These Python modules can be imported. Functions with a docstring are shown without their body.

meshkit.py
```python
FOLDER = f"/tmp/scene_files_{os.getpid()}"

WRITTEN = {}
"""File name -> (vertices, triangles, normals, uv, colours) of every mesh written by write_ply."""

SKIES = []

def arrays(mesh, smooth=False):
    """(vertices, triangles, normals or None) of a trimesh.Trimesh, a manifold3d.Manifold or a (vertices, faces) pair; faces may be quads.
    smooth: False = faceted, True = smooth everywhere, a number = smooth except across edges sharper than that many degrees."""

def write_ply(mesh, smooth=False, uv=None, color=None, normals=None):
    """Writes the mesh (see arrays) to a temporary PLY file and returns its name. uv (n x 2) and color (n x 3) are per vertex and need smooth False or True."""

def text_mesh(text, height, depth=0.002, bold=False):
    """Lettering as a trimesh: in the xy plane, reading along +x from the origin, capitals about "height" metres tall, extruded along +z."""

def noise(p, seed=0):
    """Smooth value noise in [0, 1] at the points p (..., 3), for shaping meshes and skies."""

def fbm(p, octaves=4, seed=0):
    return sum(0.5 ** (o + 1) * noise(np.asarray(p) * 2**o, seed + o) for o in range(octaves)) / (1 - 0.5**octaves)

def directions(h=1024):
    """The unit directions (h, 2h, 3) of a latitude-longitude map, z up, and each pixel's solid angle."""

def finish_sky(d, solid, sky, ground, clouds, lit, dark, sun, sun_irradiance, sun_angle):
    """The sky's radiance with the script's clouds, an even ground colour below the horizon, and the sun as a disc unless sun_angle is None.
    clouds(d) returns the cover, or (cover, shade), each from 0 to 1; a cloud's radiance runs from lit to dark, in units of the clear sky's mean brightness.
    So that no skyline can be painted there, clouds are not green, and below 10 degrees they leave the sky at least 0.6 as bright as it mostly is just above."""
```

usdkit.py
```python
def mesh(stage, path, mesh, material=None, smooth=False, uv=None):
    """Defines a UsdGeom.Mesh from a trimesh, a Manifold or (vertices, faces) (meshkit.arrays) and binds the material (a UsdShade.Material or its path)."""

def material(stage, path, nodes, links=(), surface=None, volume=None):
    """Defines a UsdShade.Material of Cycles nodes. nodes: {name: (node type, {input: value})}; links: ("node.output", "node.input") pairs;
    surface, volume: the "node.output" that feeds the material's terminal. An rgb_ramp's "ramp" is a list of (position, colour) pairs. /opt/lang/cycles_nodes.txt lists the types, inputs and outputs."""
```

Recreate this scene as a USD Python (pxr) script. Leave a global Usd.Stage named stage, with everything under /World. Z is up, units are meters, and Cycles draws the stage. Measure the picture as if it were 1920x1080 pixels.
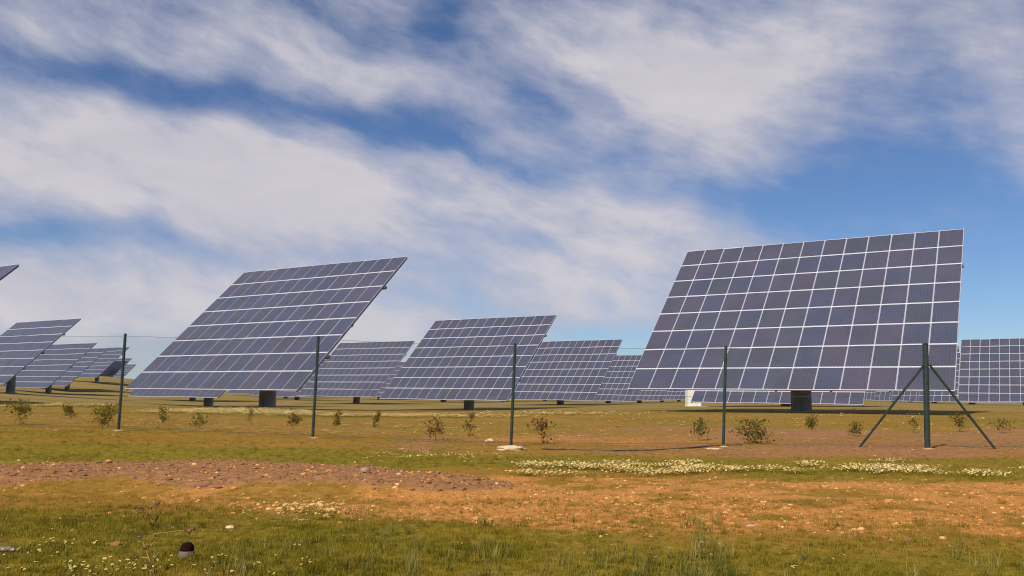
import math, random
import numpy as np, trimesh, usdkit, meshkit
from pxr import Usd, UsdGeom, UsdLux, UsdShade, Gf, Sdf, Vt
from scipy.interpolate import RBFInterpolator

stage = Usd.Stage.CreateInMemory()
UsdGeom.SetStageUpAxis(stage, UsdGeom.Tokens.z)
UsdGeom.SetStageMetersPerUnit(stage, 1.0)
UsdGeom.Xform.Define(stage, '/World')
rng = np.random.default_rng(7)
random.seed(7)
rad = math.radians

# ------------------------------------------------------------------ camera, sky, sun
CAM_H, F_PX, PITCH, ROLL = 1.1, 1627.0, rad(6.99), rad(0.62)
_c, _s = math.cos(PITCH), math.sin(PITCH)
FW = np.array([0, _c, _s]); _up = np.array([0, -_s, _c]); _rt = np.array([1.0, 0, 0])
RT = _rt * math.cos(ROLL) + _up * math.sin(ROLL); UP = -_rt * math.sin(ROLL) + _up * math.cos(ROLL)
cam = UsdGeom.Camera.Define(stage, '/World/camera')
cam.CreateHorizontalApertureAttr(36.0); cam.CreateVerticalApertureAttr(20.25)
cam.CreateFocalLengthAttr(36.0 * F_PX / 1920.0)
cam.CreateExposureAttr(0.0)
_m = Gf.Matrix4d(*RT, 0, *UP, 0, *(-FW), 0, 0, 0, CAM_H, 1)
cam.AddTransformOp().Set(_m)

SUN_AZ, SUN_EL = rad(214.0), rad(46.0)          # azimuth from +y towards +x
SUN_DIR = np.array([math.sin(SUN_AZ) * math.cos(SUN_EL), math.cos(SUN_AZ) * math.cos(SUN_EL), math.sin(SUN_EL)])
sun = UsdLux.DistantLight.Define(stage, '/World/sun')
sun.CreateIntensityAttr(1.2); sun.CreateAngleAttr(0.53); sun.CreateNormalizeAttr(True)
sun.CreateColorAttr(Gf.Vec3f(1.0, 0.91, 0.77))
sun.AddRotateXYZOp().Set(Gf.Vec3f(math.degrees(math.pi / 2 - SUN_EL), 0, math.degrees(math.pi - SUN_AZ)))
SKY_STRENGTH = 0.10


def azel(px, py):
    """World azimuth and elevation (tenths of radians) in which a place of the sky lies."""
    d = FW + RT * (px - 960) / F_PX - UP * (py - 540) / F_PX
    d /= np.linalg.norm(d)
    return 10 * math.atan2(d[0], d[1]), 10 * math.asin(d[2])


class Graph:
    def __init__(self): self.n, self.l, self.k = {}, [], 0
    def add(self, kind, inputs=None, out=None, **links):
        self.k += 1; name = f'n{self.k}'
        self.n[name] = (kind, inputs or {})
        for socket, src in links.items(): self.l.append((src, f'{name}.{socket}'))
        return f'{name}.{out}' if out else name
    def math(self, op, a, b=0.0, c=None):
        inp, ln = {'math_type': op}, {}
        for s, v in (('value1', a), ('value2', b), ('value3', c)):
            if v is None: continue
            if isinstance(v, str): ln[s] = v
            else: inp[s] = float(v)
        return self.add('math', inp, 'value', **ln)
    def mix(self, fac, a, b, blend='mix'):
        inp, ln = {'blend_type': blend}, {}
        for s, v in (('fac', fac), ('a', a), ('b', b)):
            if isinstance(v, str): ln[s] = v
            else: inp[s] = v
        return self.add('mix_color', inp, 'result', **ln)
    def noise(self, vec, scale, detail=4, rough=0.55, out='fac', distortion=0.0):
        return self.add('noise_texture', {'scale': scale, 'detail': detail, 'roughness': rough, 'distortion': distortion}, out, vector=vec)
    def step(self, v, lo, hi, to0=0.0, to1=1.0):
        return self.add('map_range', {'range_type': 'smoothstep', 'from_min': lo, 'from_max': hi, 'to_min': to0, 'to_max': to1}, 'result', value=v)
    def make(self, path, surface=None, volume=None):
        return usdkit.material(stage, '/World/Looks/' + path, self.n, self.l, surface=surface, volume=volume)


def sky_material():
    g = Graph()
    tc = g.add('texture_coordinate', {}, 'generated')
    sx = g.add('separate_xyz', {}, None, vector=tc)
    az = g.math('multiply', g.math('arctan2', sx + '.x', sx + '.y'), 10)
    el = g.math('multiply', g.math('arcsine', sx + '.z'), 10)
    v0 = g.add('combine_xyz', {}, 'vector', x=az, y=el)
    # gentle warp so that cloud edges are ragged and drawn out
    w = g.add('noise_texture', {'scale': 0.6, 'detail': 2.5, 'roughness': 0.5}, 'color', vector=v0)
    w = g.add('mix_color', {'blend_type': 'subtract', 'fac': 1.0, 'b': (0.5, 0.5, 0.5), 'use_clamp': False}, 'result', a=w)
    wm = g.add('mapping', {'mapping_type': 'point', 'scale': (1.6, 1.0, 0.0)}, 'vector', vector=w)
    v = g.add('mix_color', {'blend_type': 'add', 'fac': 1.0, 'use_clamp': False}, 'result', a=v0, b=wm)
    # streaky and fluffy noises
    def streak(angle, sc, scale, detail, rough):
        m = g.add('mapping', {'mapping_type': 'texture', 'rotation': (0, 0, angle), 'scale': (sc[0], sc[1], 1)}, 'vector', vector=vs)
        return g.noise(m, scale, detail, rough)
    ws = g.add('mapping', {'mapping_type': 'point', 'scale': (0.5, 0.35, 0.0)}, 'vector', vector=w)
    vs = g.add('mix_color', {'blend_type': 'add', 'fac': 1.0, 'use_clamp': False}, 'result', a=v0, b=ws)
    total = 0.03
    for n, k in ((streak(-0.18, (2.4, 0.9), 1.1, 5, 0.55), 0.75), (streak(-0.40, (3.6, 0.7), 1.7, 6, 0.55), 0.80), (streak(-0.10, (2.8, 0.8), 2.6, 6, 0.58), 0.60),
                 (streak(-0.5, (1.4, 0.9), 2.4, 6, 0.60), 0.75), (streak(-0.25, (2.6, 1.0), 5.5, 6, 0.62), 0.30), (streak(-0.34, (4.0, 0.6), 4.0, 4, 0.5), 0.20)):
        total = g.math('add', g.math('multiply_add', n, k, -k / 2), total)
    for px, py, wx, wy, ang, wt in CLOUDS:
        a, e = azel(px, py)
        k = 10 / F_PX
        m = g.add('mapping', {'mapping_type': 'texture', 'location': (a, e, 0), 'rotation': (0, 0, rad(-ang)), 'scale': (wx * k, wy * k, 1)}, 'vector', vector=v)
        b = g.add('gradient_texture', {'gradient_type': 'spherical'}, 'fac', vector=m)
        b = g.step(b, 0.0, 0.9)
        total = g.math('multiply_add', b, wt, total)
    cover = g.step(total, -0.55, 0.78)
    cover = g.math('multiply', cover, 0.93)
    # brighter cores and greyer thin parts
    core = g.step(total, 0.25, 0.85)
    shade = g.noise(g.add('mapping', {'mapping_type': 'texture', 'scale': (3.0, 0.9, 1)}, 'vector', vector=v), 1.3, 5, 0.55)
    ccol = g.mix(core, CLOUD_THIN, CLOUD_CORE)
    ccol = g.mix(g.step(shade, 0.35, 0.7, 0.0, 0.45), ccol, CLOUD_GREY)
    sky = g.add('sky_texture', {'sky_type': 'single_scattering', 'sun_disc': False, 'sun_elevation': SUN_EL, 'sun_rotation': SUN_AZ,
                                'altitude': 300.0, 'air_density': 1.0, 'aerosol_density': 0.12, 'ozone_density': 1.6}, 'color')
    sky = g.add('mix_color', {'blend_type': 'multiply', 'fac': 1.0, 'b': SKY_TINT, 'use_clamp': False}, 'result', a=sky)
    col = g.add('mix_color', {'blend_type': 'mix'}, 'result', fac=cover, a=sky, b=ccol)
    bg = g.add('background_shader', {'strength': SKY_STRENGTH}, 'background', color=col)
    return g.make('sky', surface=bg)


SKY_TINT = (0.54, 0.67, 0.89)
CLOUD_CORE, CLOUD_THIN, CLOUD_GREY = (6.7, 6.3, 6.6), (5.2, 5.2, 6.1), (4.7, 4.7, 5.5)
# where the cirrus is thick (+) or torn open (-): place, half sizes, tilt, weight
CLOUDS = [
    (200, 300, 620, 170, 4, 0.62), (560, 330, 420, 130, 10, 0.36), (660, 120, 400, 80, 12, 0.55),
    (1230, 130, 430, 190, 16, 0.66), (1440, 90, 320, 120, -8, 0.45), (1340, 270, 220, 90, 18, 0.36),
    (1130, 540, 330, 120, -4, 0.60), (1080, 410, 540, 100, 12, 0.50), (250, 560, 720, 130, 2, 0.62), (640, 450, 560, 130, 4, 0.46), (900, 300, 300, 90, 14, 0.22), (1290, 420, 300, 60, 8, 0.30),
    (1905, 320, 90, 230, 70, 0.32), (1780, 90, 340, 190, 20, 0.26), (150, 30, 480, 80, 4, 0.32), (650, 620, 420, 80, 0, 0.50),
    (330, 165, 560, 60, 6, -0.46), (790, 235, 240, 75, 6, -0.55), (830, 60, 90, 150, 20, -0.45),
    (1560, 370, 400, 120, -4, -0.70), (1830, 450, 240, 190, 0, -0.45), (160, 437, 440, 30, 4, -0.35),
    (1150, 620, 170, 60, 0, -0.70), (1860, 570, 200, 110, 0, -0.60), (1720, 190, 150, 130, 30, -0.25), (1010, 320, 200, 36, 14, -0.25), (1000, 210, 120, 50, 25, -0.25),
]
dome = UsdLux.DomeLight.Define(stage, '/World/sky')
dome.CreateIntensityAttr(1.0)
dome.GetPrim().SetCustomDataByKey('kind', 'structure')
UsdShade.MaterialBindingAPI.Apply(dome.GetPrim()).Bind(sky_material())

# ------------------------------------------------------------------ helpers
used = {}


def numbered(parent, name):
    k = used.get((parent, name), 0); used[(parent, name)] = k + 1
    return f'{parent}/{name}' if k == 0 else f'{parent}/{name}_{k:03d}'


def tag(prim, label=None, category=None, group=None, kind=None):
    for k, val in (('label', label), ('category', category), ('group', group), ('kind', kind)):
        if val: prim.SetCustomDataByKey(k, val)
    return prim


def thing(name, label, category, loc=(0, 0, 0), group=None, rotz=0.0):
    x = UsdGeom.Xform.Define(stage, numbered('/World', name))
    x.AddTranslateOp().Set(Gf.Vec3d(*map(float, loc)))
    if rotz: x.AddRotateZOp().Set(float(rotz))
    return tag(x.GetPrim(), label, category, group)


def obj(name, mesh, mat, parent=None, smooth=False):
    p = str(parent.GetPath()) if parent else '/World'
    return usdkit.mesh(stage, numbered(p, name), mesh, mat, smooth).GetPrim()


def bar(p0, p1, r0, r1=None, n=8, caps=True):
    """Round tapered bar as (v, f)."""
    p0, p1 = np.asarray(p0, float), np.asarray(p1, float); r1 = r0 if r1 is None else r1
    d = p1 - p0; d /= np.linalg.norm(d)
    a = np.cross(d, [0, 0, 1.0]) if abs(d[2]) < 0.9 else np.cross(d, [1.0, 0, 0]); a /= np.linalg.norm(a); b = np.cross(d, a)
    t = np.arange(n) * 2 * np.pi / n
    ring = np.cos(t)[:, None] * a + np.sin(t)[:, None] * b
    v = np.vstack([p0 + ring * r0, p1 + ring * r1, p0, p1]); f = []
    for i in range(n):
        j = (i + 1) % n
        f += [[i, j, n + j], [i, n + j, n + i]]
        if caps: f += [[j, i, 2 * n], [n + i, n + j, 2 * n + 1]]
    return v, np.array(f)


def join(parts):
    vs, fs, o = [], [], 0
    for v, f in parts:
        vs.append(v); fs.append(np.asarray(f) + o); o += len(v)
    return np.vstack(vs), np.vstack(fs)


BOXF = np.array([[0, 2, 1], [1, 2, 3], [4, 5, 6], [5, 7, 6], [0, 1, 4], [1, 5, 4], [2, 6, 3], [3, 6, 7], [0, 4, 2], [2, 4, 6], [1, 3, 5], [3, 7, 5]])


def obox(c, u, v, w, hu, hv, hw):
    """Box with axes u, v, w about c."""
    pts = [c + u * hu * a + v * hv * b + w * hw * d for d in (-1, 1) for b in (-1, 1) for a in (-1, 1)]
    return np.array(pts), BOXF


def at(px, d):
    """World x at depth d (metres along +y) of a picture column near the skyline."""
    return (px - 960) / F_PX * d


# the panels all turn the same way
N_AZ, N_EL = rad(212.2), rad(46.4)
NRM = np.array([math.sin(N_AZ) * math.cos(N_EL), math.cos(N_AZ) * math.cos(N_EL), math.sin(N_EL)])
PU = np.array([-math.cos(N_AZ), math.sin(N_AZ), 0.0])          # to the right as seen from the front
PV = np.cross(NRM, PU); PV = PV if PV[2] > 0 else -PV
PW, PH, HUB = 21.0, 17.06, 7.4

# ------------------------------------------------------------------ materials
def simple(name, color, rough=0.6, metal=0.0, var=0.15, scale=6.0, spec=0.5, bump=0.0, bscale=40.0):
    g = Graph()
    tc = g.add('texture_coordinate', {}, 'object')
    n = g.noise(tc, scale, 5, 0.6)
    c = np.array(color)
    col = g.mix(g.step(n, 0.3, 0.7), tuple(c * (1 - var)), tuple(c * (1 + var)))
    links = {'base_color': col}
    if bump:
        links['normal'] = g.add('bump', {'strength': bump, 'distance': 0.02}, 'normal', height=g.noise(tc, bscale, 5, 0.65))
    p = g.add('principled_bsdf', {'roughness': rough, 'metallic': metal, 'specular_ior_level': spec}, 'BSDF', **links)
    return g.make(name, surface=p)


def leaf_mat(name, ca, cb, trans=0.3):
    g = Graph()
    r = g.add('object_info', {}, 'random')
    tc = g.add('geometry', {}, 'position')
    n = g.noise(tc, 1.3, 4, 0.6)
    f = g.math('add', g.math('multiply', r, 0.6), g.math('multiply_add', n, 1.2, -0.4))
    col = g.mix(g.step(f, 0.1, 0.9), ca, cb)
    d = g.add('principled_bsdf', {'roughness': 0.7, 'specular_ior_level': 0.12}, 'BSDF', base_color=col)
    t = g.add('translucent_bsdf', {}, 'BSDF', color=col)
    return g.make(name, surface=g.add('mix_closure', {'fac': trans}, 'closure', closure1=d, closure2=t))


def module_mat(name, base):
    g = Graph()
    tc = g.add('texture_coordinate', {}, 'object')
    r = g.add('object_info', {}, 'random')
    n = g.noise(tc, 0.35, 4, 0.6)
    n2 = g.noise(tc, 9.0, 3, 0.7)
    b = np.array(base)
    col = g.mix(g.step(n, 0.35, 0.65), tuple(b * 0.88), tuple(b * np.array([1.15, 1.08, 1.1])))
    col = g.mix(g.math('multiply', g.step(n2, 0.4, 0.7), 0.25), col, tuple(b * 1.5))     # dust
    col = g.mix(g.math('multiply', r, 0.25), col, tuple(b * np.array([1.25, 1.05, 0.95])))
    du = g.add('vector_math', {'math_type': 'dot_product', 'vector2': tuple(PU)}, 'value', vector1=tc)
    dv = g.add('vector_math', {'math_type': 'dot_product', 'vector2': tuple(PV)}, 'value', vector1=tc)
    lines = None
    for q, off in ((du, PW / 2), (dv, 30.0)):                    # seams between the cells
        fr = g.math('fraction', g.math('divide', g.math('add', q, off), 0.2019))
        ln = g.math('less_than', g.math('absolute', g.math('subtract', fr, 0.5)), 0.045)
        lines = ln if lines is None else g.math('maximum', lines, ln)
    col = g.mix(g.math('multiply', lines, 0.20), col, (0.20, 0.20, 0.24))
    p = g.add('principled_bsdf', {'roughness': 0.24, 'specular_ior_level': 0.5, 'coat_weight': 0.3, 'coat_roughness': 0.12}, 'BSDF', base_color=col)
    return g.make(name, surface=p)


MODS = [module_mat('module_blue', (0.052, 0.060, 0.101)), module_mat('module_violet', (0.060, 0.060, 0.096)),
        module_mat('module_slate', (0.055, 0.061, 0.088)), module_mat('module_brown', (0.060, 0.059, 0.090))]
M_RAIL = simple('rail_aluminium', (0.50, 0.50, 0.56), 0.45, 0.0, 0.06, 2.0)
M_MULL = simple('mullion_aluminium', (0.35, 0.35, 0.42), 0.45, 0.0, 0.08, 2.0)
M_BEAM = simple('beam_galvanised', (0.16, 0.16, 0.17), 0.55, 0.3, 0.2, 3.0)
M_DRUM = simple('pedestal_steel', (0.20, 0.185, 0.17), 0.7, 0.0, 0.25, 1.5, bump=0.2, bscale=6)
M_FLANGE = simple('flange_concrete', (0.36, 0.33, 0.28), 0.9, 0.0, 0.2, 5.0, bump=0.3)
M_POST = simple('post_green', (0.018, 0.035, 0.028), 0.45, 0.0, 0.3, 8.0)
M_WIRE = simple('fence_wire', (0.10, 0.12, 0.11), 0.5, 0.4, 0.1)
M_HOSE = simple('hose_black', (0.03, 0.028, 0.03), 0.5, 0.0, 0.2)
M_WHITE = simple('cabinet_white', (0.80, 0.79, 0.76), 0.6, 0.0, 0.03, 2.0)
M_STONE = simple('stone_pale', (0.62, 0.48, 0.29), 0.95, 0.0, 0.25, 12.0, spec=0.05, bump=0.5)
M_FOOT = simple('footing_mortar', (0.36, 0.25, 0.14), 0.95, 0.0, 0.3, 14.0, spec=0.05, bump=0.5)
M_PINK = simple('stone_pinkish', (0.55, 0.36, 0.20), 0.95, 0.0, 0.25, 14.0, spec=0.05, bump=0.5)
M_ROCK = simple('stone_brown', (0.30, 0.20, 0.12), 0.9, 0.0, 0.3, 12.0, bump=0.5)
M_GREYSTONE = simple('stone_grey', (0.17, 0.14, 0.12), 0.85, 0.0, 0.2, 12.0, spec=0.1, bump=0.3)
M_CAP = simple('cap_maroon', (0.020, 0.006, 0.004), 0.9, 0.0, 0.2, spec=0.05)
M_TWIG = simple('twig_brown', (0.20, 0.115, 0.05), 0.9, 0.0, 0.3, 30.0, spec=0.1)
M_DRYSTALK = simple('stalk_dry', (0.38, 0.26, 0.10), 0.9, 0.0, 0.2, 30.0)
M_THISTLE = simple('thistle_head', (0.25, 0.135, 0.075), 0.95, 0.0, 0.3, 60.0, spec=0.1)
M_SAPLING = leaf_mat('sapling_leaf', (0.13, 0.105, 0.010), (0.21, 0.165, 0.020), 0.4)
M_SAPLING_DRY = leaf_mat('sapling_leaf_dry', (0.15, 0.075, 0.015), (0.20, 0.11, 0.025), 0.25)
M_GRASS = leaf_mat('grass_green', (0.105, 0.10, 0.006), (0.31, 0.245, 0.022), 0.35)
M_DRY = leaf_mat('grass_dry', (0.26, 0.145, 0.016), (0.42, 0.24, 0.045), 0.3)
M_WEED = leaf_mat('weed_grey_green', (0.16, 0.15, 0.025), (0.32, 0.27, 0.07), 0.3)
M_PETAL = leaf_mat('petal_cream', (0.72, 0.56, 0.20), (0.84, 0.70, 0.36), 0.2)
M_DISC = simple('flower_disc', (0.55, 0.33, 0.03), 0.8)

# ------------------------------------------------------------------ trackers: where they stand
STAND = 0.75                                                     # panel plane in front of the pedestal axis
G_TRK = 'solar trackers standing in the field'
FAR = 'far solar tracker in the crowded rows behind, small grid of grey panels'
# panel centres relative to the camera, and labels
TRACKERS = [
    ((20.51, 62.16, 6.38), 'largest solar tracker, tall dark panel grid with bright white joints, right of centre'),
    ((-21.39, 75.53, 6.02), 'big leaning solar tracker with dark edge behind the two leftmost fence posts'),
    ((-6.02, 120.2, 5.12), 'middle sized solar tracker standing directly behind the third fence post'),
    ((9.3, 168.5, 4.95), 'solar tracker just right of and overlapped by the one behind the third fence post'),
    ((-32.6, 183.0, 5.12), 'solar tracker seen in the gap between the big leaning one and the middle one'),
    ((35.4, 112.8, 5.15), 'solar tracker showing only its lowest panel row beneath the largest one'),
    ((92.2, 156.1, 5.55), 'solar tracker with square white grid cut off by the right picture edge'),
    ((-88.7, 154.1, 6.7), 'striped solar tracker at the left picture edge, below the cut off corner in the sky'),
    ((-54.6, 74.24, 4.78), 'near solar tracker of which only one upper corner enters at the left picture edge'),
    ((-120.0, 226.0, 6.25), 'striped solar tracker partly behind the one at the left picture edge'),
    ((-135.5, 266.0, 6.9), 'striped solar tracker third from the left edge, next to the brown bank'),
    ((24.5, 222.0, 4.55), 'solar tracker lowest in the sky gap left of the largest tracker'),
    ((-157.0, 330.0, 10.4), 'solar tracker behind the brown bank with its top corner at the leftmost post'),
    ((-236.0, 500.0, 15.6), 'small solar tracker on top of the brown bank at the leftmost post'),
    ((-232.0, 505.0, 12.6), 'small solar tracker overlapping the right side of the one on top of the brown bank'), ((-240.0, 530.0, 9.8), 'farthest and smallest solar tracker peeking out at the right end of the brown bank'),
    ((-46.5, 133.5, 5.0), 'solar tracker hidden behind the big leaning one except its round pedestal'),
    ((-73.5, 201.0, 4.6), 'solar tracker of which a low strip shows under the big leaning one, left end'), ((-60.0, 244.0, 4.7), 'far solar tracker whose foot is a dark dot just left of the second fence post'), ((-44.5, 294.0, 4.7), 'far solar tracker whose foot is a dark dot right of the gap tracker\'s pedestal'), ((-30.0, 341.0, 4.7), 'far solar tracker, tiny dark foot leftmost under the middle sized tracker'),
    ((-18.0, 230.0, 4.7), 'far solar tracker whose foot shows left of the middle tracker\'s pedestal'), ((-2.8, 278.0, 4.6), 'far solar tracker whose foot shows just left of the third fence post'), ((12.4, 325.0, 4.6), FAR),
    ((39.8, 272.0, 4.6), 'far solar tracker, first foot to the right under the lowest tracker of the sky gap'), ((55.0, 320.0, 4.6), 'far solar tracker, second last foot left of the white hut'), ((70.5, 368.0, 4.6), 'far solar tracker, foot directly left of the white hut'),
    ((107.0, 203.0, 5.25), 'solar tracker whose lowest white grid rows show beside the braced fence post'), ((122.0, 252.0, 5.2), 'far solar tracker with its foot just left of the braced post'), ((137.0, 300.0, 5.2), 'far solar tracker with its foot behind the left brace'), ((152.0, 348.0, 5.2), 'far solar tracker with the leftmost foot beyond the low panel row\'s right end'),
    ((-75.0, 290.0, 4.8), FAR), ((-120.0, 300.0, 6.0), FAR), ((-100.0, 345.0, 5.0), FAR), ((-86.0, 392.0, 4.8), FAR), ((27.0, 372.0, 4.6), FAR),
]


def tracker_base(c):
    return np.array([c[0], c[1], c[2] + CAM_H]) - NRM * STAND - np.array([0, 0, HUB - NRM[2] * STAND])


BASES = [tracker_base(c) for c, _ in TRACKERS]
SUNK = {3: 0.6, 5: 1.1, 6: 0.9, 11: 0.9, 27: 1.0, 28: 1.0, 29: 1.0, 30: 1.0}      # pedestals that stand deeper in the ground
SINK = [SUNK.get(i, 0.0 if i < 12 else 0.5 if i > 16 else 0.0) for i in range(len(BASES))]

# ------------------------------------------------------------------ terrain
ctrl = [(b[0], b[1], b[2] + q) for b, q in zip(BASES, SINK) if not (b[1] < 76 and b[0] < -50)]
ctrl = [c for c in ctrl if not (c[0] < -225)] + [(-238, 500, 9.3), (-225, 515, 8.0), (-200, 540, 3.0), (-150, 520, 0.0), (-330, 480, 9.0), (-170, 400, 4.2), (-190, 420, 6.2)]
ctrl += [(-9.2, 20.7, .13), (-4.5, 19.7, .06), (0, 19.5, -.05), (4.8, 19.9, -.05), (9.1, 19.0, 0)]
for x in (-6, -2, 2, 6): ctrl += [(x, 5, 0.0), (x, 10, 0.0), (x, 14, 0.0), (x, -6, 0.1)]
ctrl += [(-25, 40, .05), (0, 40, -.15), (25, 40, .1), (-10, 62, -.2), (5, 62, 0), (-55, 74, 0), (-30, 10, 0), (30, 10, 0), (-60, 20, 0), (60, 20, 0), (60, 60, .2)]
for t in np.linspace(0, 2 * np.pi, 24, endpoint=False): ctrl += [(900 * math.sin(t), 900 * math.cos(t), -2.0), (3500 * math.sin(t), 3500 * math.cos(t), -4.0)]
ctrl = np.array(ctrl, float)


def warp(xy):       # even out the spacing of the control points
    r = np.linalg.norm(xy, axis=-1, keepdims=True)
    return xy / np.maximum(r, 1e-6) * np.log1p(r / 12.0)


_rbf = RBFInterpolator(warp(ctrl[:, :2]), ctrl[:, 2], kernel='linear', smoothing=0.01)
SOILS = [(-4.6, 11.7, 2.9, 1.7), (-2.9, 11.2, 2.3, 1.9), (-6.3, 10.7, 2.2, 1.5), (-1.2, 10.4, 1.6, 1.1)]


def ell(x, y, cx, cy, a, b):
    return np.clip(1 - np.sqrt(((x - cx) / a) ** 2 + ((y - cy) / b) ** 2), 0, 1)


def fb(x, y, s, o=4, seed=0):
    return meshkit.fbm(np.stack([x * s, y * s, np.zeros_like(x) + seed * 3.7], -1), o, seed) - 0.5


def ground_z(x, y):
    x, y = np.atleast_1d(np.asarray(x, float)), np.atleast_1d(np.asarray(y, float))
    z = _rbf(warp(np.stack([x, y], -1)))
    d = np.hypot(x, y)
    near = np.exp(-d / 60)
    z = z + near * (0.18 * fb(x, y, 0.35, 4, 1) + 0.09 * fb(x, y, 1.6, 4, 2)) + (1 - near) * 0.25 * fb(x, y, 0.05, 3, 5)
    soil = np.zeros_like(x)
    for s in SOILS: soil = np.maximum(soil, ell(x, y, *s))
    return z + 0.13 * np.clip(soil * 2.0, 0, 1)


def zones(x, y):
    """(soil, green, pale) between 0 and 1, on the ground."""
    n = fb(x, y, 0.5, 5, 11) * 2; n2 = fb(x, y, 1.7, 4, 12) * 2; n3 = fb(x, y, 0.12, 4, 14) * 2
    sm = lambda v, a, b: np.clip((v - a) / (b - a), 0, 1) ** 2 * (3 - 2 * np.clip((v - a) / (b - a), 0, 1))
    edge = np.interp(x, [-6, -2, 0, 2, 6], [8.2, 7.9, 7.2, 6.6, 6.4])
    foot = 1 - sm(y + 1.2 * n, edge - 0.5, edge + 0.7)
    strip = sm(y + 0.8 * n, 12.6, 13.5) * (1 - sm(y + 1.5 * n, 15.5, 18.5))
    stripl = strip * np.interp(x, [-8, -3, 1, 6], [1.0, 0.95, 0.8, 0.55])
    far = sm(y, 20, 34) * np.clip(0.55 + 0.9 * n3 + 0.5 * n, 0, 1) * 0.7
    mid = np.clip(0.34 + 1.5 * n + 0.5 * n2, 0, 1) * 0.8
    green = np.maximum.reduce([foot * np.clip(0.9 + 0.8 * n2, 0, 1), stripl, far, mid * (1 - sm(y, 40, 60))])
    so = np.zeros_like(x)
    for s in SOILS: so = np.maximum(so, sm(ell(x, y, *s) + 0.22 * n2 + 0.30 * n - 0.04, 0.08, 0.32) * (ell(x, y, *s) > 0))
    band = sm(y + 1.0 * n, edge + 0.2, edge + 1.2) * (1 - sm(y + 1.0 * n, 11.3, 12.8))
    lefty = np.interp(x, [-7, -4, -2.5, 6], [0.35, 0.6, 1, 1])
    n4 = fb(x, y, 4.0, 3, 17) * 2
    pale = band * lefty * np.clip(0.72 + 1.0 * n2 + 0.8 * n + 0.7 * n4, 0, 1)
    pale = np.maximum(pale, sm(ell(x, y, 2.5, 23, 6, 4) + 0.3 * n, 0.1, 0.6) * 0.6)
    soil = np.maximum(so, 0.85 * np.clip(0.40 + 1.1 * n3 + 0.9 * n + 0.5 * n2, 0, 1) * (1 - foot) * sm(y, 15, 18) * (1 - sm(y, 30, 42)))
    green = green * (1 - 0.9 * so) * (1 - 0.7 * pale)
    return np.stack([soil, green, pale], -1)


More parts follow.
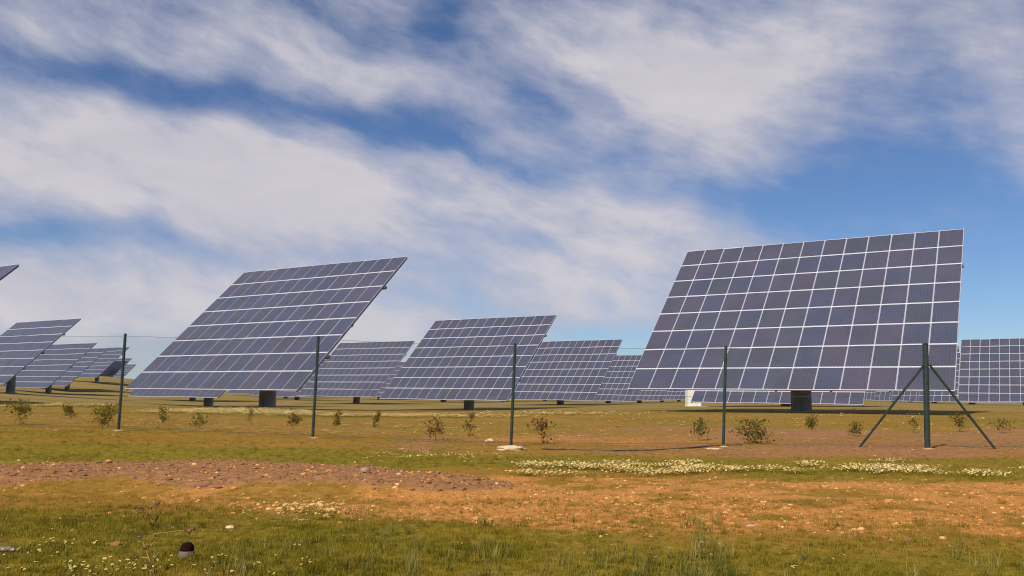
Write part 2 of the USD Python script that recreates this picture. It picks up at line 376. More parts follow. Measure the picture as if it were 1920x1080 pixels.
def ground():
    k = np.arcsinh(3500 / 7.0); u = np.linspace(-1, 1, 560)
    gx = 7.0 * np.sinh(u * k); gy = 9.0 + 7.0 * np.sinh(u * k)
    X, Y = np.meshgrid(gx, gy, indexing='ij'); n = len(u)
    Z = ground_z(X.ravel(), Y.ravel())
    v = np.stack([X.ravel(), Y.ravel(), Z], -1)
    i = np.arange(n * n).reshape(n, n)
    f = np.stack([i[:-1, :-1].ravel(), i[1:, :-1].ravel(), i[1:, 1:].ravel(), i[:-1, 1:].ravel()], -1)
    g = Graph()
    pos = g.add('geometry', {}, 'position')
    zn = g.add('separate_xyz', {}, None, vector=g.add('attribute', {'attribute': 'zone'}, 'vector'))
    a = g.noise(pos, 1.1, 8, 0.62); b = g.noise(pos, 7.0, 6, 0.65); c = g.noise(pos, 38.0, 4, 0.7); dd = g.noise(pos, 0.13, 5, 0.6)
    vo = g.add('voronoi_texture', {'scale': 26.0}, 'distance', vector=pos)
    dry = g.mix(g.step(b, 0.3, 0.7), (0.22, 0.112, 0.016), (0.37, 0.205, 0.042))
    dry = g.mix(g.step(dd, 0.40, 0.65), dry, (0.245, 0.140, 0.016))
    fy = g.step(g.add('separate_xyz', {}, None, vector=pos) + '.y', 30.0, 130.0)
    dry = g.mix(fy, dry, g.mix(g.step(a, 0.35, 0.65), (0.21, 0.145, 0.045), (0.30, 0.215, 0.085)))
    green = g.mix(g.step(b, 0.3, 0.72), (0.13, 0.105, 0.008), (0.27, 0.19, 0.018))
    soil = g.mix(g.step(b, 0.3, 0.7), (0.23, 0.108, 0.046), (0.38, 0.185, 0.080))
    pale = g.mix(g.step(c, 0.3, 0.7), (0.36, 0.150, 0.034), (0.60, 0.275, 0.078))
    pale = g.mix(g.step(vo, 0.0, 0.22, 0.55, 0.0), pale, (0.70, 0.40, 0.14))
    jit = g.math('add', g.math('multiply_add', a, 0.9, -0.45), g.math('multiply_add', b, 0.7, -0.35))
    def m(src, lo=0.25, hi=0.75): return g.step(g.math('add', src, jit), lo, hi)
    col = g.mix(m(zn + '.y'), dry, green)
    col = g.mix(m(zn + '.z', 0.3, 0.8), col, pale)
    col = g.mix(m(zn + '.x', 0.3, 0.7), col, soil)
    col = g.mix(g.step(c, 0.62, 0.78, 0, 0.5), col, (0.46, 0.28, 0.08))
    col = g.mix(g.step(c, 0.44, 0.27, 0, 0.6), col, (0.08, 0.045, 0.010))
    bh = g.math('add', g.math('multiply', c, 0.35), g.math('multiply', b, 0.65))
    nrm = g.add('bump', {'strength': 0.7, 'distance': 0.06}, 'normal', height=bh)
    mat = g.make('ground', surface=g.add('principled_bsdf', {'roughness': 0.95, 'specular_ior_level': 0.1}, 'BSDF', base_color=col, normal=nrm))
    me = usdkit.mesh(stage, '/World/ground', (v, f), mat, True)
    zc = zones(X.ravel(), Y.ravel())
    UsdGeom.PrimvarsAPI(me).CreatePrimvar('zone', Sdf.ValueTypeNames.Float3Array, 'vertex').Set(Vt.Vec3fArray.FromNumpy(zc.astype(np.float32)))
    tag(me.GetPrim(), 'meadow of dry grass, green grass and bare orange soil', 'ground', kind='structure')


ground()


def gpt(px, py, d=None):
    """Ground point that a picture place near the camera looks at."""
    r = FW + RT * (px - 960) / F_PX - UP * (py - 540) / F_PX
    t = CAM_H / max(1e-4, -r[2])
    for _ in range(8):
        p = r * t; z = ground_z(p[0], p[1])[0]
        t = 0.5 * t + 0.5 * (CAM_H - z) / max(1e-4, -r[2])
    p = r * t
    return np.array([p[0], p[1], ground_z(p[0], p[1])[0]])


def gpts(px, py):
    """As gpt, for arrays: ground x, y of many picture places."""
    px, py = np.asarray(px, float)[:, None], np.asarray(py, float)[:, None]
    r = FW + RT * (px - 960) / F_PX - UP * (py - 540) / F_PX
    t = CAM_H / np.maximum(1e-4, -r[:, 2])
    for _ in range(7):
        z = ground_z(r[:, 0] * t, r[:, 1] * t)
        t = 0.5 * t + 0.5 * (CAM_H - z) / np.maximum(1e-4, -r[:, 2])
    return (r * t[:, None])[:, :2]


def blots(spots, lo=0, hi=1150):
    px, py = [], []
    for x, y, sx, sy, n in spots:
        px.append(x + r_.normal(0, sx, n)); py.append(np.clip(y + r_.normal(0, sy, n), lo, hi))
    return gpts(np.concatenate(px), np.concatenate(py))


# ------------------------------------------------------------------ solar tracker
def build_tracker(c, base, label, rotz):
    t = thing('solar_tracker', label, 'solar tracker', base, G_TRK, rotz)
    C = np.array([0, 0, HUB]) + NRM * STAND - np.array([0, 0, NRM[2] * STAND])   # centre of the panel face
    hub = C - NRM * STAND
    # pedestal: flared foot, drum, neck
    obj('foot_slab', trimesh.creation.revolve([(0, -0.6), (1.15, -0.6), (1.15, 0.05), (1.10, 0.09), (0, 0.09)], sections=28), M_FLANGE, t, 30)
    obj('pedestal', trimesh.creation.revolve([(0.0, 0.09), (0.86, 0.09), (0.86, 0.15), (0.72, 0.16), (0.70, 2.6), (0.60, 3.2), (0.50, hub[2] - 0.6), (0, hub[2] - 0.6)], sections=28), M_DRUM, t, 30)
    obj('slew_head', trimesh.creation.revolve([(0, hub[2] - 0.6), (0.72, hub[2] - 0.6), (0.72, hub[2] - 0.25), (0.45, hub[2] - 0.2), (0.45, hub[2] + 0.3), (0, hub[2] + 0.3)], sections=24), M_BEAM, t, 30)
    obj('torque_beam', bar(hub - PU * 9.6 + NRM * 0.12, hub + PU * 9.6 + NRM * 0.12, 0.27, n=14), M_BEAM, t, 40)
    for s in (-0.26, 0.26):
        o = C + PV * PH * s - NRM * 0.34
        obj('cross_beam', bar(o - PU * (PW / 2 + 0.05), o + PU * (PW / 2 + 0.05), 0.15, n=10), M_BEAM, t, 40)
    for s in np.linspace(-1, 1, 7):
        o = C + PU * (PW / 2 - 0.10) * s - NRM * 0.155
        obj('rafter', obox(o, PU, PV, NRM, 0.07, PH / 2 - 0.05, 0.075), M_BEAM, t)
    obj('actuator', bar(np.array([0, 0, 4.2]) + NRM * [1, 1, 0] * 0.6, C - PV * PH * 0.26 - NRM * 0.4, 0.09, n=10), M_BEAM, t, 40)
    cw, ch = PW / 13, PH / 8
    for i in range(9):
        o = C + PV * (PH / 2 - ch * i) - NRM * 0.045
        hv = 0.080 if 0 < i < 8 else 0.05
        obj('rail', obox(o + PV * (-0.05 if i == 0 else 0.05 if i == 8 else 0), PU, PV, NRM, PW / 2, hv, 0.04), M_RAIL, t)
    for i in range(14):
        o = C + PU * (-PW / 2 + cw * i) - NRM * 0.05
        hu = 0.050 if 0 < i < 13 else 0.035
        obj('mullion', obox(o + PU * (0.035 if i == 0 else -0.035 if i == 13 else 0), PU, PV, NRM, hu, PH / 2 - 0.004, 0.037), M_MULL, t)
    r = np.random.default_rng(3)
    for j in range(8):
        for i in range(13):
            o = C + PU * (-PW / 2 + cw * (i + .5)) + PV * (PH / 2 - ch * (j + .5)) + NRM * (-0.012 + r.uniform(-.003, .003))
            tl = r.normal(0, 0.004, 2)
            n = NRM + PU * tl[0] + PV * tl[1]; n /= np.linalg.norm(n)
            u = np.cross(PV, n); u /= np.linalg.norm(u); v = np.cross(n, u)
            obj('solar_module', obox(o, u, v, n, cw / 2 - 0.046, ch / 2 - 0.068, 0.02), MODS[r.integers(0, 4)], t)
    return t


proto = build_tracker(TRACKERS[0][0], BASES[0], TRACKERS[0][1], 0)
jit = np.random.default_rng(5)
for (c, label), b in list(zip(TRACKERS, BASES))[1:]:
    x = UsdGeom.Xform.Define(stage, numbered('/World', 'solar_tracker'))
    p = x.GetPrim()
    p.GetReferences().AddInternalReference(proto.GetPath())
    x.ClearXformOpOrder()
    x.AddTranslateOp().Set(Gf.Vec3d(*map(float, b)))
    x.AddRotateZOp().Set(float(jit.normal(0, 0.5)))
    tag(p, label, 'solar tracker', G_TRK)
    p.SetInstanceable(True)

# ------------------------------------------------------------------ fence
FENCE = [(235, 627, 222, 808), (597, 632, 586, 822), (966, 645, 958, 837), (1361, 650, 1356, 838), (1735, 645, 1739, 842)]


def at_depth(px, py, d):
    r = FW + RT * (px - 960) / F_PX - UP * (py - 540) / F_PX
    return np.array([0, 0, CAM_H]) + r * d / r[1]


fence = thing('fence', 'green steel wire fence with round posts crossing the meadow before the trackers', 'fence')
tops, feet = [], []
for i, (tx, ty, bx, by) in enumerate(FENCE):
    g0 = gpt(bx, by); d = g0[1]
    top = at_depth(tx, ty, d)
    tops.append(top); feet.append(g0)
# the fence runs on beyond both picture edges
tops = [tops[0] + (tops[0] - tops[1]) * k for k in (2, 1)] + tops + [tops[-1] + np.array([4.6 * k, -0.2 * k, 0]) for k in (1, 2)]
feet = [feet[0] + (feet[0] - feet[1]) * k for k in (2, 1)] + feet + [feet[-1] + np.array([4.6 * k, -0.2 * k, 0]) for k in (1, 2)]
for k in (0, 1, 7, 8): feet[k][2] = ground_z(feet[k][0], feet[k][1])[0]
for i, (tp, ft) in enumerate(zip(tops, feet)):
    big = i == 6
    r = 0.062 if big else 0.034
    down = (ft - tp) / np.linalg.norm(ft - tp)
    post = obj('post', join([bar(ft + down * 0.25, tp, r, n=12), bar(tp, tp + np.array([0, 0, 0.025]), r * 1.15, r * 0.6, n=12)]), M_POST, fence, 40)
    if big: tag(post, 'thick braced post')
    obj('footing', trimesh.creation.icosphere(2, 1.0).apply_scale([0.12, 0.10, 0.035]).apply_translation(ft + [0.02, -0.02, 0.0]), M_FOOT, fence, True)
for tx, ty, bx, by in ((1731, 686, 1612, 838), (1743, 684, 1866, 842)):
    d = feet[6][1]; b = gpt(bx, by)
    tp = at_depth(tx, ty, d - 0.02)
    obj('brace', bar(b + (b - tp) / np.linalg.norm(b - tp) * 0.15, tp, 0.027, n=10), M_POST, fence, 40)
OFF = np.array([0, 0.05, 0])
for h in (0.985, 0.5, 0.03):
    segs = []
    for k in range(len(tops) - 1):
        a, b = feet[k] + (tops[k] - feet[k]) * h + OFF, feet[k + 1] + (tops[k + 1] - feet[k + 1]) * h + OFF
        pts = [a + (b - a) * s - np.array([0, 0, 0.03 * 4 * s * (1 - s) * (h > 0.9)]) for s in np.linspace(0, 1, 9)]
        segs += [bar(pts[q], pts[q + 1], 0.0035, n=4, caps=False) for q in range(8)]
    obj('line_wire', join(segs), M_WIRE, fence)
segs = []
for k in range(len(tops) - 1):                       # woven diamond mesh
    L = np.linalg.norm(feet[k + 1] - feet[k]); H = np.linalg.norm(tops[k] - feet[k]) * 0.96
    def P(s, h):
        lo = feet[k] + (feet[k + 1] - feet[k]) * s; hi = tops[k] + (tops[k + 1] - tops[k]) * s
        return lo + (hi - lo) * (0.03 + 0.955 * h) + OFF - np.array([0, 0, 0.12 * s * (1 - s) * h])
    for sgn in (1, -1):
        q = -H
        while q < L:
            s0, s1 = q, q + H
            h0, h1 = 0.0, 1.0
            if s0 < 0: h0 = -s0 / H; s0 = 0
            if s1 > L: h1 = 1 - (s1 - L) / H; s1 = L
            if s1 - s0 > 0.02:
                a, b = (s0 / L, s1 / L) if sgn > 0 else (1 - s0 / L, 1 - s1 / L)
                segs.append(bar(P(a, h0), P(b, h1), 0.0011, n=3, caps=False))
            q += 0.085
tag(obj('wire_mesh', join(segs), M_WIRE, fence), kind='stuff')

# hose along the foot of the fence
pts = [gpt(x, y) + [0, 0, 0.006] for x, y in ((1015, 843), (1080, 844), (1150, 846), (1220, 845), (1280, 841), (1330, 837), (1392, 835))]
tag(obj('irrigation_hose', join([bar(pts[i], pts[i + 1], 0.019, n=8) for i in range(len(pts) - 1)]), M_HOSE, None, 60),
    'black irrigation hose lying on the ground left of the fourth fence post', 'hose')

# ------------------------------------------------------------------ white cabinet behind the largest tracker
d = 125.0
cx = at(1305, d); bz = ground_z(cx, d)[0]
cab = thing('white_hut', 'bright white hut half hidden between the largest tracker and the low panel row', 'hut', (cx, d, bz))
X, Y, Z = np.eye(3)
obj('plinth', obox(np.array([0.0, 0.0, -0.05]), X, Y, Z, 1.45, 1.04, 0.10), M_WHITE, cab)
obj('body', obox(np.array([-0.45, 0, 1.25]), X, Y, Z, 0.95, 0.9, 1.2), M_WHITE, cab)
obj('roof', obox(np.array([-0.45, 0, 2.50]), X, Y, Z, 1.05, 1.0, 0.05), M_WHITE, cab)
dr = obj('door', obox(np.array([-0.45, -0.912, 1.10]), X, Y, Z, 0.45, 0.011, 1.0), M_WHITE, cab)
obj('handle', obox(np.array([-0.10, -0.935, 1.15]), X, Y, Z, 0.02, 0.011, 0.10), M_BEAM, dr)

# ------------------------------------------------------------------ saplings
def leaf_quads(r, centers, size, flat=0.6):
    n = len(centers)
    a = r.normal(size=(n, 3)); a[:, 2] = np.abs(a[:, 2]) * 0.8 + 0.2; a /= np.linalg.norm(a, axis=1, keepdims=True)
    b = np.cross(a, r.normal(size=(n, 3))); b /= np.linalg.norm(b, axis=1, keepdims=True)
    s = size * r.uniform(0.45, 1.4, (n, 1))
    v = np.stack([centers, centers + a * s * .5 + b * s * .28, centers + a * s, centers + a * s * .5 - b * s * .28], 1).reshape(-1, 3)
    i = np.arange(n)[:, None] * 4
    return v, np.vstack([i + [0, 1, 2], i + [0, 2, 3]])


def sapling(px, py, h_px, w_px, label, dense=1.0, dry=False, seed=0):
    r = np.random.default_rng(100 + seed)
    b = gpt(px, py); dist = b[1]; k = dist / F_PX
    h, w = h_px * k, w_px * k
    t = thing('sapling', label, 'sapling', b, 'saplings planted in rows along the fence')
    stems, tips = [], []
    lean = r.normal(0, 0.06, 2)
    main = [np.array([lean[0] * s * h, lean[1] * s * h, h * s * 0.8]) for s in np.linspace(0, 1, 4)]
    main[0][2] = -0.04
    for i in range(3): stems.append(bar(main[i], main[i + 1], 0.009 - 0.002 * i, 0.007 - 0.002 * i, n=5, caps=False))
    for q in range(int(5 + 5 * dense)):
        s = r.uniform(0.15, 0.95); o = main[0] + (main[-1] - main[0]) * s
        an = r.uniform(0, 2 * np.pi); ln = w * 0.55 * r.uniform(0.5, 1.05)
        e = o + np.array([math.cos(an) * ln, math.sin(an) * ln, h * r.uniform(0.12, 0.34)])
        e[2] = min(e[2], h)
        stems.append(bar(o, e, 0.004, 0.002, n=4, caps=False)); tips.append((o, e))
    tips.append((main[1], main[-1] + [0, 0, h * 0.2]))
    obj('stem', join(stems), M_TWIG, t)
    cs = []
    for o, e in tips:
        m = int(r.uniform(12, 34) * dense + 6)
        s = r.uniform(0.3, 1.05, (m, 1)); cs.append(o + (e - o) * s + r.normal(0, 0.12 * w + 0.012, (m, 3)) * [1, 1, 0.8])
    cs = np.vstack(cs); cs[:, 2] = np.clip(cs[:, 2], 0.03, h * 1.02)
    obj('foliage', leaf_quads(r, cs, 0.072), M_SAPLING_DRY if dry else M_SAPLING, t)


SAPS = [
    (37, 797, 44, 40, 'bushy forked sapling nearest the left picture edge', 1.3, False),
    (134, 788, 28, 18, 'small upright sapling between the left edge bush and the bushy one by the first post', .9, False),
    (192, 800, 40, 36, 'bushy dark green sapling just left of the first fence post', 1.4, False),
    (305, 797, 34, 16, 'thin upright sapling first to the right of the first fence post', .5, False),
    (374, 803, 24, 26, 'low spreading sapling second to the right of the first fence post', .5, False),
    (471, 797, 34, 16, 'sparse sapling in front of the big leaning tracker pedestal', .35, False),
    (550, 802, 28, 20, 'small sapling just left of the second fence post', .7, False),
    (631, 803, 30, 18, 'sapling just right of the second fence post', .7, False),
    (702, 804, 30, 12, 'narrow sapling midway between the second post and the wide brown sapling', .7, False),
    (816, 824, 36, 38, 'wide sparse brown sapling left of the third fence post', .6, True),
    (880, 818, 26, 20, 'thin faint sapling closest on the left of the third fence post', .3, True),
    (884, 791, 16, 14, 'tiny sapling on the near shadow left of the third fence post', .6, False),
    (1020, 832, 42, 44, 'spreading brown sapling right of the third fence post by the hose end', .9, True),
    (1310, 826, 44, 30, 'tall sapling just left of the fourth fence post', .9, False),
    (1413, 832, 40, 50, 'round bushy sapling just right of the fourth fence post', 1.5, False),
    (1521, 806, 26, 24, 'compact sapling in front of the largest tracker pedestal', 1.1, False),
    (1603, 818, 24, 28, 'low sapling beside the foot of the left brace', .8, False),
    (1714, 812, 28, 20, 'faint sapling directly left of the braced fence post', .45, False),
    (1800, 810, 34, 24, 'dark sapling beside the right brace', .8, False),
    (1879, 812, 26, 34, 'spreading sapling nearest the right picture edge', .6, False),
]
for i, (px, py, hp, wp, lab, de, dry) in enumerate(SAPS): sapling(px, py, hp, wp, lab, de, dry, i)

# ------------------------------------------------------------------ foreground: thistles, capped stub, stones
def thistle(px, py, pts, heads, label, seed):
    """pts: polyline offsets in pixels from the foot (right, up); heads: offsets of the dry heads."""
    r = np.random.default_rng(seed)
    b = gpt(px, py); k = b[1] / F_PX
    t = thing('dead_thistle', label, 'thistle', b)
    W = lambda q, y=0.0: np.array([q[0] * k, y, q[1] * k])
    segs = []
    for line in pts:
        q = [W(p, r.normal(0, 0.01)) for p in line]
        q[0][2] -= 0.02 if line[0][1] == 0 else 0
        segs += [bar(q[i], q[i + 1], 0.0030, 0.0024, n=5, caps=False) for i in range(len(q) - 1)]
    obj('stalk', join(segs), M_DRYSTALK if seed % 2 else M_TWIG, t)
    for hx, hy, rp in heads:
        c = W((hx, hy)); parts = []
        for q in range(26):
            dr = r.normal(size=3); dr[2] = dr[2] * .6 + 0.5; dr /= np.linalg.norm(dr)
            parts.append(bar(c, c + dr * rp * k * r.uniform(.6, 1.25), 0.0038, 0.0008, n=3, caps=False))
        s = trimesh.creation.icosphere(1, rp * k * 0.45); parts.append((s.vertices + c, s.faces))
        obj('head', join(parts), M_THISTLE, t)
    lc = np.vstack([W(p) + r.normal(0, 0.015, (3, 3)) for line in pts for p in line[:-1]])
    lc[:, 2] = np.maximum(lc[:, 2], 0.01)
    obj('leaves', leaf_quads(r, lc, 0.032), M_SAPLING_DRY, t)


thistle(289, 992, [[(0, 0), (1, 14), (4, 44)], [(0, 12), (-14, 24), (-27, 38)], [(1, 20), (-8, 36)]], [(4, 46, 8), (-28, 38, 8), (-14, 26, 7), (-8, 38, 5)],
        'tall dead thistle with purplish dry heads at the grass edge, lower left', 2)
thistle(285, 1078, [[(0, 0), (-3, 22), (-13, 46), (-24, 62)], [(-3, 22), (10, 40)], [(-13, 46), (2, 58)], [(-8, 30), (-30, 30)]], [(-25, 66, 9), (-12, 50, 5), (-31, 32, 6)],
        'pale dry thistle stalk rising from the bottom edge left of the capped stub', 5)
thistle(356, 1012, [[(0, 0), (-1, 12)]], [(-2, 15, 9), (5, 20, 6)], 'short dry seed head standing just behind the capped stub', 4)
a, b = gpt(288, 1009), gpt(344, 1006)
tag(obj('dry_stick', join([bar(a + [0, 0, .03], b + [0, 0, .045], 0.004, 0.003, n=6), bar(a * .55 + b * .45 + [0, 0, -.01], a * .55 + b * .45 + [0, 0, .038], 0.003, n=5)]), M_DRYSTALK),
    'thin yellow dry stick lying across the grass above the capped stub', 'stick')
b = gpt(350, 1046); k = b[1] / F_PX
st = thing('capped_stub', 'small grey stub with rounded dark cap poking from the grass, lower left', 'pipe stub', b)
obj('stub', trimesh.creation.revolve([(0, -.03), (15 * k, -.03), (14.5 * k, 8 * k), (12 * k, 13 * k), (0, 13 * k)], sections=24), M_GREYSTONE, st, 40)
obj('cap', trimesh.creation.revolve([(0, 13 * k), (12.5 * k, 13 * k), (12.5 * k, 16 * k), (11 * k, 22 * k), (7 * k, 26.5 * k), (0, 28 * k)], sections=24), M_CAP, st, 50)


def stone(px, py, w, dpt, h, mat, label, seed, name='stone', cat='stone'):
    b = gpt(px, py); k = b[1] / F_PX
    s = trimesh.creation.icosphere(3, 1.0)
    n = meshkit.fbm(s.vertices * 1.6 + seed * 7.1, 4, seed) - 0.5
    s.vertices *= (1 + 0.9 * n)[:, None]
    s.vertices *= [w * k / 2, dpt * k / 2, h * k / 2]
    s.vertices += b + [0, 0, h * k * 0.25]
    tag(obj(name, s, mat, None, 50), label, cat)


stone(956, 844, 52, 34, 12, M_STONE, 'flat pale stone lying at the foot of the third fence post', 1)
stone(686, 887, 18, 14, 13, M_ROCK, 'brown rounded rock on the far edge of the bare soil', 2)
stone(432, 991, 17, 12, 8, M_STONE, 'small cream stone in the green grass right of the capped stub', 3)
stone(8, 1034, 44, 26, 12, M_GREYSTONE, 'grey stone in the grass at the left picture edge', 4)
stone(569, 976, 17, 8, 4, M_STONE, 'slim cream stone below the yellowish pebbles', 5)
stone(918, 829, 16, 10, 8, M_STONE, 'pale lump of earth left of the third fence post', 6)
stone(1338, 843, 30, 14, 4, M_STONE, 'thin pale flat stone at the foot of the fourth fence post', 7)
stone(1408, 988, 18, 12, 6, M_PINK, 'pale pinkish stone on the bare orange ground to the right', 8)

# ------------------------------------------------------------------ grass, pebbles, flowers
def clump(r, n, h, spread, width, seg=3, splay=0.5):
    vs, fs, o = [], [], 0
    for q in range(n):
        a = r.uniform(0, 2 * np.pi); p = np.array([r.normal(0, spread), r.normal(0, spread), -0.015])
        dr = np.array([math.cos(a), math.sin(a), 0]); sd = np.array([-dr[1], dr[0], 0]); hh = h * r.uniform(0.5, 1.15); sp = splay * r.uniform(0.3, 1.2)
        for s in range(seg + 1):
            f = s / seg; c = p + dr * hh * sp * f * f + np.array([0, 0, hh * (f - 0.25 * sp * f * f)])
            w = width * (1 - f) ** 0.7
            if s < seg: vs += [c - sd * w, c + sd * w]
            else: vs += [c]
        for s in range(seg - 1): i = o + 2 * s; fs += [[i, i + 1, i + 3], [i, i + 3, i + 2]]
        i = o + 2 * (seg - 1); fs += [[i, i + 1, i + 2]]
        o += 2 * seg + 1
    return np.array(vs), np.array(fs)


def daisy(r, n, h, rad_, spread):
    pet, disc, stem = [], [], []
    for q in range(n):
        b = np.array([r.normal(0, spread), r.normal(0, spread), -0.01]); t = b + np.array([r.normal(0, .01), r.normal(0, .01), h * r.uniform(.7, 1.2)])
        nz = np.array([r.normal(0, .35), r.normal(0, .35) - 0.25, 1.0]); nz /= np.linalg.norm(nz)
        u = np.cross(nz, [0.3, 1, 0]); u /= np.linalg.norm(u); v = np.cross(nz, u)
        R = rad_ * r.uniform(.75, 1.2); ang = np.arange(12) * np.pi / 6
        ring = [t + (u * math.cos(x) + v * math.sin(x)) * (R if i % 2 == 0 else R * .62) + nz * 0.002 for i, x in enumerate(ang)]
        pet.append((np.array(ring + [t]), np.array([[i, (i + 1) % 12, 12] for i in range(12)])))
        ring = [t + (u * math.cos(x) + v * math.sin(x)) * R * .33 + nz * .004 for x in ang[::2]]
        disc.append((np.array(ring + [t + nz * R * .25]), np.array([[i, (i + 1) % 6, 6] for i in range(6)])))
        stem.append(bar(b, t, .0015, n=3, caps=False))
    return [(join(pet), M_PETAL), (join(disc), M_DISC), (join(stem), M_GRASS)]


def instancer(name, label, category, protos, xy, which, scale, group=None):
    """Scatter of copies on the ground. protos: list of lists of (mesh, material)."""
    path = numbered('/World', name)
    pi = UsdGeom.PointInstancer.Define(stage, path)
    for i, pr in enumerate(protos):
        x = UsdGeom.Xform.Define(stage, f'{path}/kind_{i + 1:03d}')
        for j, (me, ma) in enumerate(pr): usdkit.mesh(stage, f'{path}/kind_{i + 1:03d}/{("blades", "disc", "stem")[j]}', me, ma)
        pi.CreatePrototypesRel().AddTarget(x.GetPath())
    z = ground_z(xy[:, 0], xy[:, 1])
    r = np.random.default_rng(len(xy))
    a = r.uniform(0, 2 * np.pi, len(xy)) / 2
    pi.CreatePositionsAttr(Vt.Vec3fArray.FromNumpy(np.column_stack([xy, z]).astype(np.float32)))
    pi.CreateProtoIndicesAttr(Vt.IntArray.FromNumpy(which.astype(np.int32)))
    pi.CreateOrientationsAttr(Vt.QuathArray([Gf.Quath(float(math.cos(t)), 0, 0, float(math.sin(t))) for t in a]))
    pi.CreateScalesAttr(Vt.Vec3fArray.FromNumpy(np.repeat(scale[:, None], 3, 1).astype(np.float32)))
    tag(pi.GetPrim(), label, category, group, 'stuff')


def scatter(n, y0, y1, half=0.66, power=1.0):
    """Points in the fan in front of the viewpoint; power > 1 crowds them near."""
    y = y0 + (y1 - y0) * rng.uniform(0, 1, n) ** power
    x = rng.uniform(-1, 1, n) * (y * half + 1.0)
    return np.column_stack([x, y])


r_ = np.random.default_rng(21)
green_p = [[(clump(r_, 16, 0.075, 0.03, 0.0028), M_GRASS)] for _ in range(4)]
dry_p = [[(clump(r_, 14, 0.07, 0.035, 0.0022, splay=0.9), M_DRY)] for _ in range(4)]
weed_p = [[(clump(r_, 22, 0.17, 0.025, 0.0032, splay=0.55), M_WEED)] for _ in range(3)]
# green
xy = np.vstack([scatter(26000, 3.6, 9.5, power=1.0), scatter(22000, 9, 24, power=1.2), scatter(14000, 20, 90, power=1.5)])
zn = zones(xy[:, 0], xy[:, 1]); keep = rng.uniform(size=len(xy)) < zn[:, 1] * (1 - zn[:, 0]) * 1.15; xy = xy[keep]
hn = np.clip(0.85 + 1.3 * fb(xy[:, 0], xy[:, 1], 1.3, 4, 23), 0.4, 1.4)
sc = rng.uniform(0.45, 1.1, len(xy)) * hn * np.interp(xy[:, 1], [4, 9, 12, 30, 90], [.85, .75, .75, 1.0, 1.4])
instancer('green_grass', 'short green grass growing over the meadow', 'grass', green_p, xy, rng.integers(0, 4, len(xy)), sc)
# dry
xy = np.vstack([scatter(16000, 3.6, 9.5), scatter(26000, 7, 24, power=1.1), scatter(24000, 18, 90, power=1.5)])
zn = zones(xy[:, 0], xy[:, 1]); keep = rng.uniform(size=len(xy)) < np.clip((1 - zn[:, 1]) * 0.55 * (1 - 0.9 * zn[:, 0]) * (1 - 0.35 * zn[:, 2]) + 0.18, 0, 1); xy = xy[keep]
sc = rng.uniform(0.4, 1.0, len(xy)) * np.interp(xy[:, 1], [4, 12, 30, 90], [.8, .7, 1.0, 1.5])
instancer('dry_grass', 'low straw coloured dry grass scattered over the meadow', 'dry grass', dry_p, xy, rng.integers(0, 4, len(xy)), sc)
# tall grey green weeds near the bottom edge
xy = blots(((1310, 1060, 40, 40, 44), (1360, 1075, 60, 20, 18), (900, 1060, 120, 30, 22), (760, 1010, 60, 20, 8), (420, 1085, 30, 14, 6), (1150, 1065, 60, 20, 18), (640, 1060, 120, 25, 16), (1800, 1065, 120, 20, 10)))
instancer('tall_weeds', 'taller grey green weeds along the bottom edge of the meadow', 'weeds', weed_p, xy, rng.integers(0, 3, len(xy)), rng.uniform(.5, 1.1, len(xy)))
# pebbles
def pebble(seed):
    s = trimesh.creation.icosphere(1, 1.0); s.vertices *= (1 + 0.7 * (meshkit.noise(s.vertices * 1.4 + seed * 9) - .5))[:, None]; s.vertices *= [1, .8, .55]
    return np.array(s.vertices), np.array(s.faces)
CLOD = simple('soil_clod', (0.24, 0.125, 0.062), 0.95, 0, .3, 20.0, spec=0.05)
M_PEB = [simple('pebble_orange', (0.52, 0.235, 0.06), 0.9, 0, .25), simple('pebble_pale', (0.64, 0.40, 0.16), 0.9, 0, .2), simple('pebble_brown', (0.26, 0.12, 0.04), 0.9, 0, .25)]
xy = np.vstack([scatter(26000, 6, 13.5), scatter(9000, 13, 40, power=1.4)])
zn = zones(xy[:, 0], xy[:, 1]); keep = rng.uniform(size=len(xy)) < np.clip(0.60 * zn[:, 2] ** 1.5 + 0.16 * zn[:, 0] + 0.02, 0, 1); xy = xy[keep]
ex = blots(((575, 950, 55, 8, 350),))
wh = np.concatenate([rng.choice(3, len(xy), p=[.62, .12, .26]), np.ones(350, int)]); xy = np.vstack([xy, ex])
sc = rng.gamma(1.2, 0.0065, len(xy)) + 0.003; sc = np.clip(sc, 0, .04)
instancer('pebbles', 'loose orange and pale pebbles on the bare soil', 'pebbles', [[(pebble(i), M_PEB[i])] for i in range(3)], xy, wh, sc)
xy = np.vstack([scatter(16000, 8, 14.5), scatter(9000, 14, 34)])
zn = zones(xy[:, 0], xy[:, 1]); xy = xy[rng.uniform(size=len(xy)) < zn[:, 0] * 0.9]
instancer('soil_clods', 'brown clods of turned earth on the bare soil patches', 'clods', [[(pebble(7 + i), CLOD)] for i in range(3)], xy, rng.integers(0, 3, len(xy)), np.clip(rng.gamma(1.4, 0.008, len(xy)) + 0.005, 0, .05))
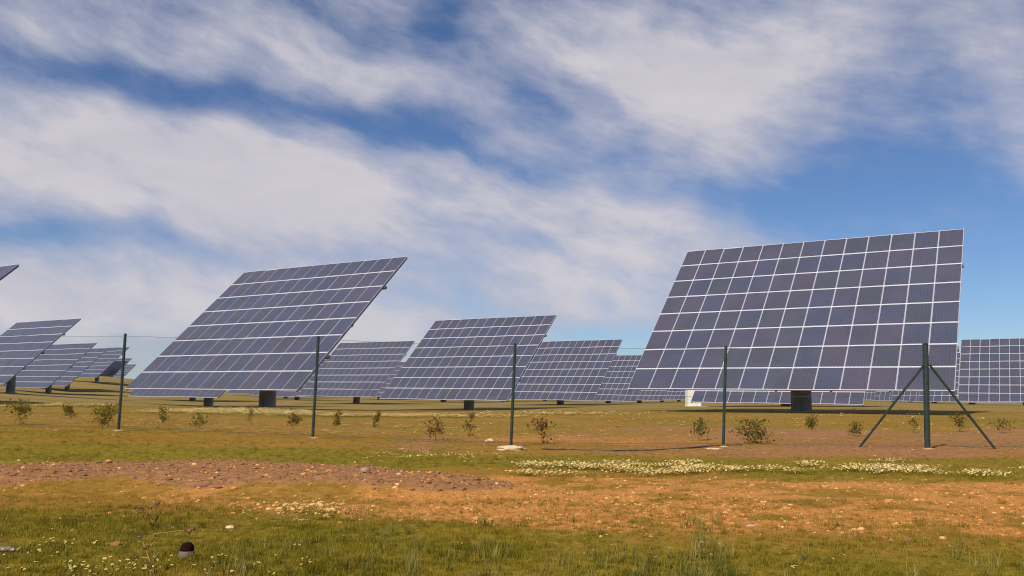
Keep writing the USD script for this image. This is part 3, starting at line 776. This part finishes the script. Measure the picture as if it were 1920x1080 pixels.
# flowers
near_p = [daisy(r_, 2, 0.06, 0.0105, 0.04) for _ in range(3)]
band_p = [daisy(r_, 6, 0.08, 0.017, 0.06) for _ in range(3)]
xy = blots(((70, 1030, 45, 12, 30), (140, 1075, 110, 14, 44), (330, 1072, 110, 10, 22), (560, 1070, 80, 12, 10), (120, 985, 90, 14, 8), (400, 1045, 120, 18, 9), (1130, 1020, 160, 25, 10), (1480, 1040, 200, 20, 16), (700, 1000, 300, 30, 14)), 965, 1120)
instancer('white_daisies', 'white daisies dotted in the green grass at the bottom left', 'flowers', near_p, xy, rng.integers(0, 3, len(xy)), rng.uniform(.7, 1.2, len(xy)))
spots = []
for x, y, sx, sy, n in ((1090, 880, 60, 6, 9), (1190, 873, 25, 4, 3), (1300, 882, 50, 4, 9), (1210, 887, 60, 4, 5), (1440, 886, 50, 3, 4), (1600, 880, 60, 4, 9), (1660, 886, 60, 4, 6), (1790, 891, 35, 3, 3), (1010, 880, 30, 5, 3)):
    for _ in range(n): spots.append((x + r_.normal(0, sx), y + r_.normal(0, sy), r_.uniform(9, 34), r_.uniform(0.8, 2.2), int(r_.integers(14, 38))))
spots += [(820, 860, 60, 6, 24), (720, 858, 40, 8, 14), (900, 857, 30, 4, 8), (1850, 893, 40, 5, 14)]
xy = blots(spots)
instancer('cream_flower_band', 'dense band of cream flowers running across the right middle of the meadow', 'flowers', band_p, xy, rng.integers(0, 3, len(xy)), rng.uniform(.6, 1.1, len(xy)))
xy = blots(((430, 773, 60, 2.2, 800), (330, 774, 40, 1.5, 220), (130, 762, 50, 1.2, 200), (520, 777, 50, 1.4, 330), (680, 781, 90, 1.0, 480), (850, 783, 90, 1.0, 260), (1060, 778, 70, 1.2, 160), (200, 785, 120, 4, 40), (1300, 790, 120, 8, 50), (1650, 800, 160, 14, 110), (640, 806, 200, 8, 260), (1000, 815, 160, 10, 120), (300, 803, 160, 8, 160), (1650, 830, 200, 10, 60)))
instancer('far_white_flowers', 'pale line of white flowers in front of the tracker shadows on the left', 'flowers', band_p, xy, rng.integers(0, 3, len(xy)), rng.uniform(.7, 1.3, len(xy)) * np.interp(xy[:, 1], [20, 34, 60], [.6, 1.2, 2.4]))
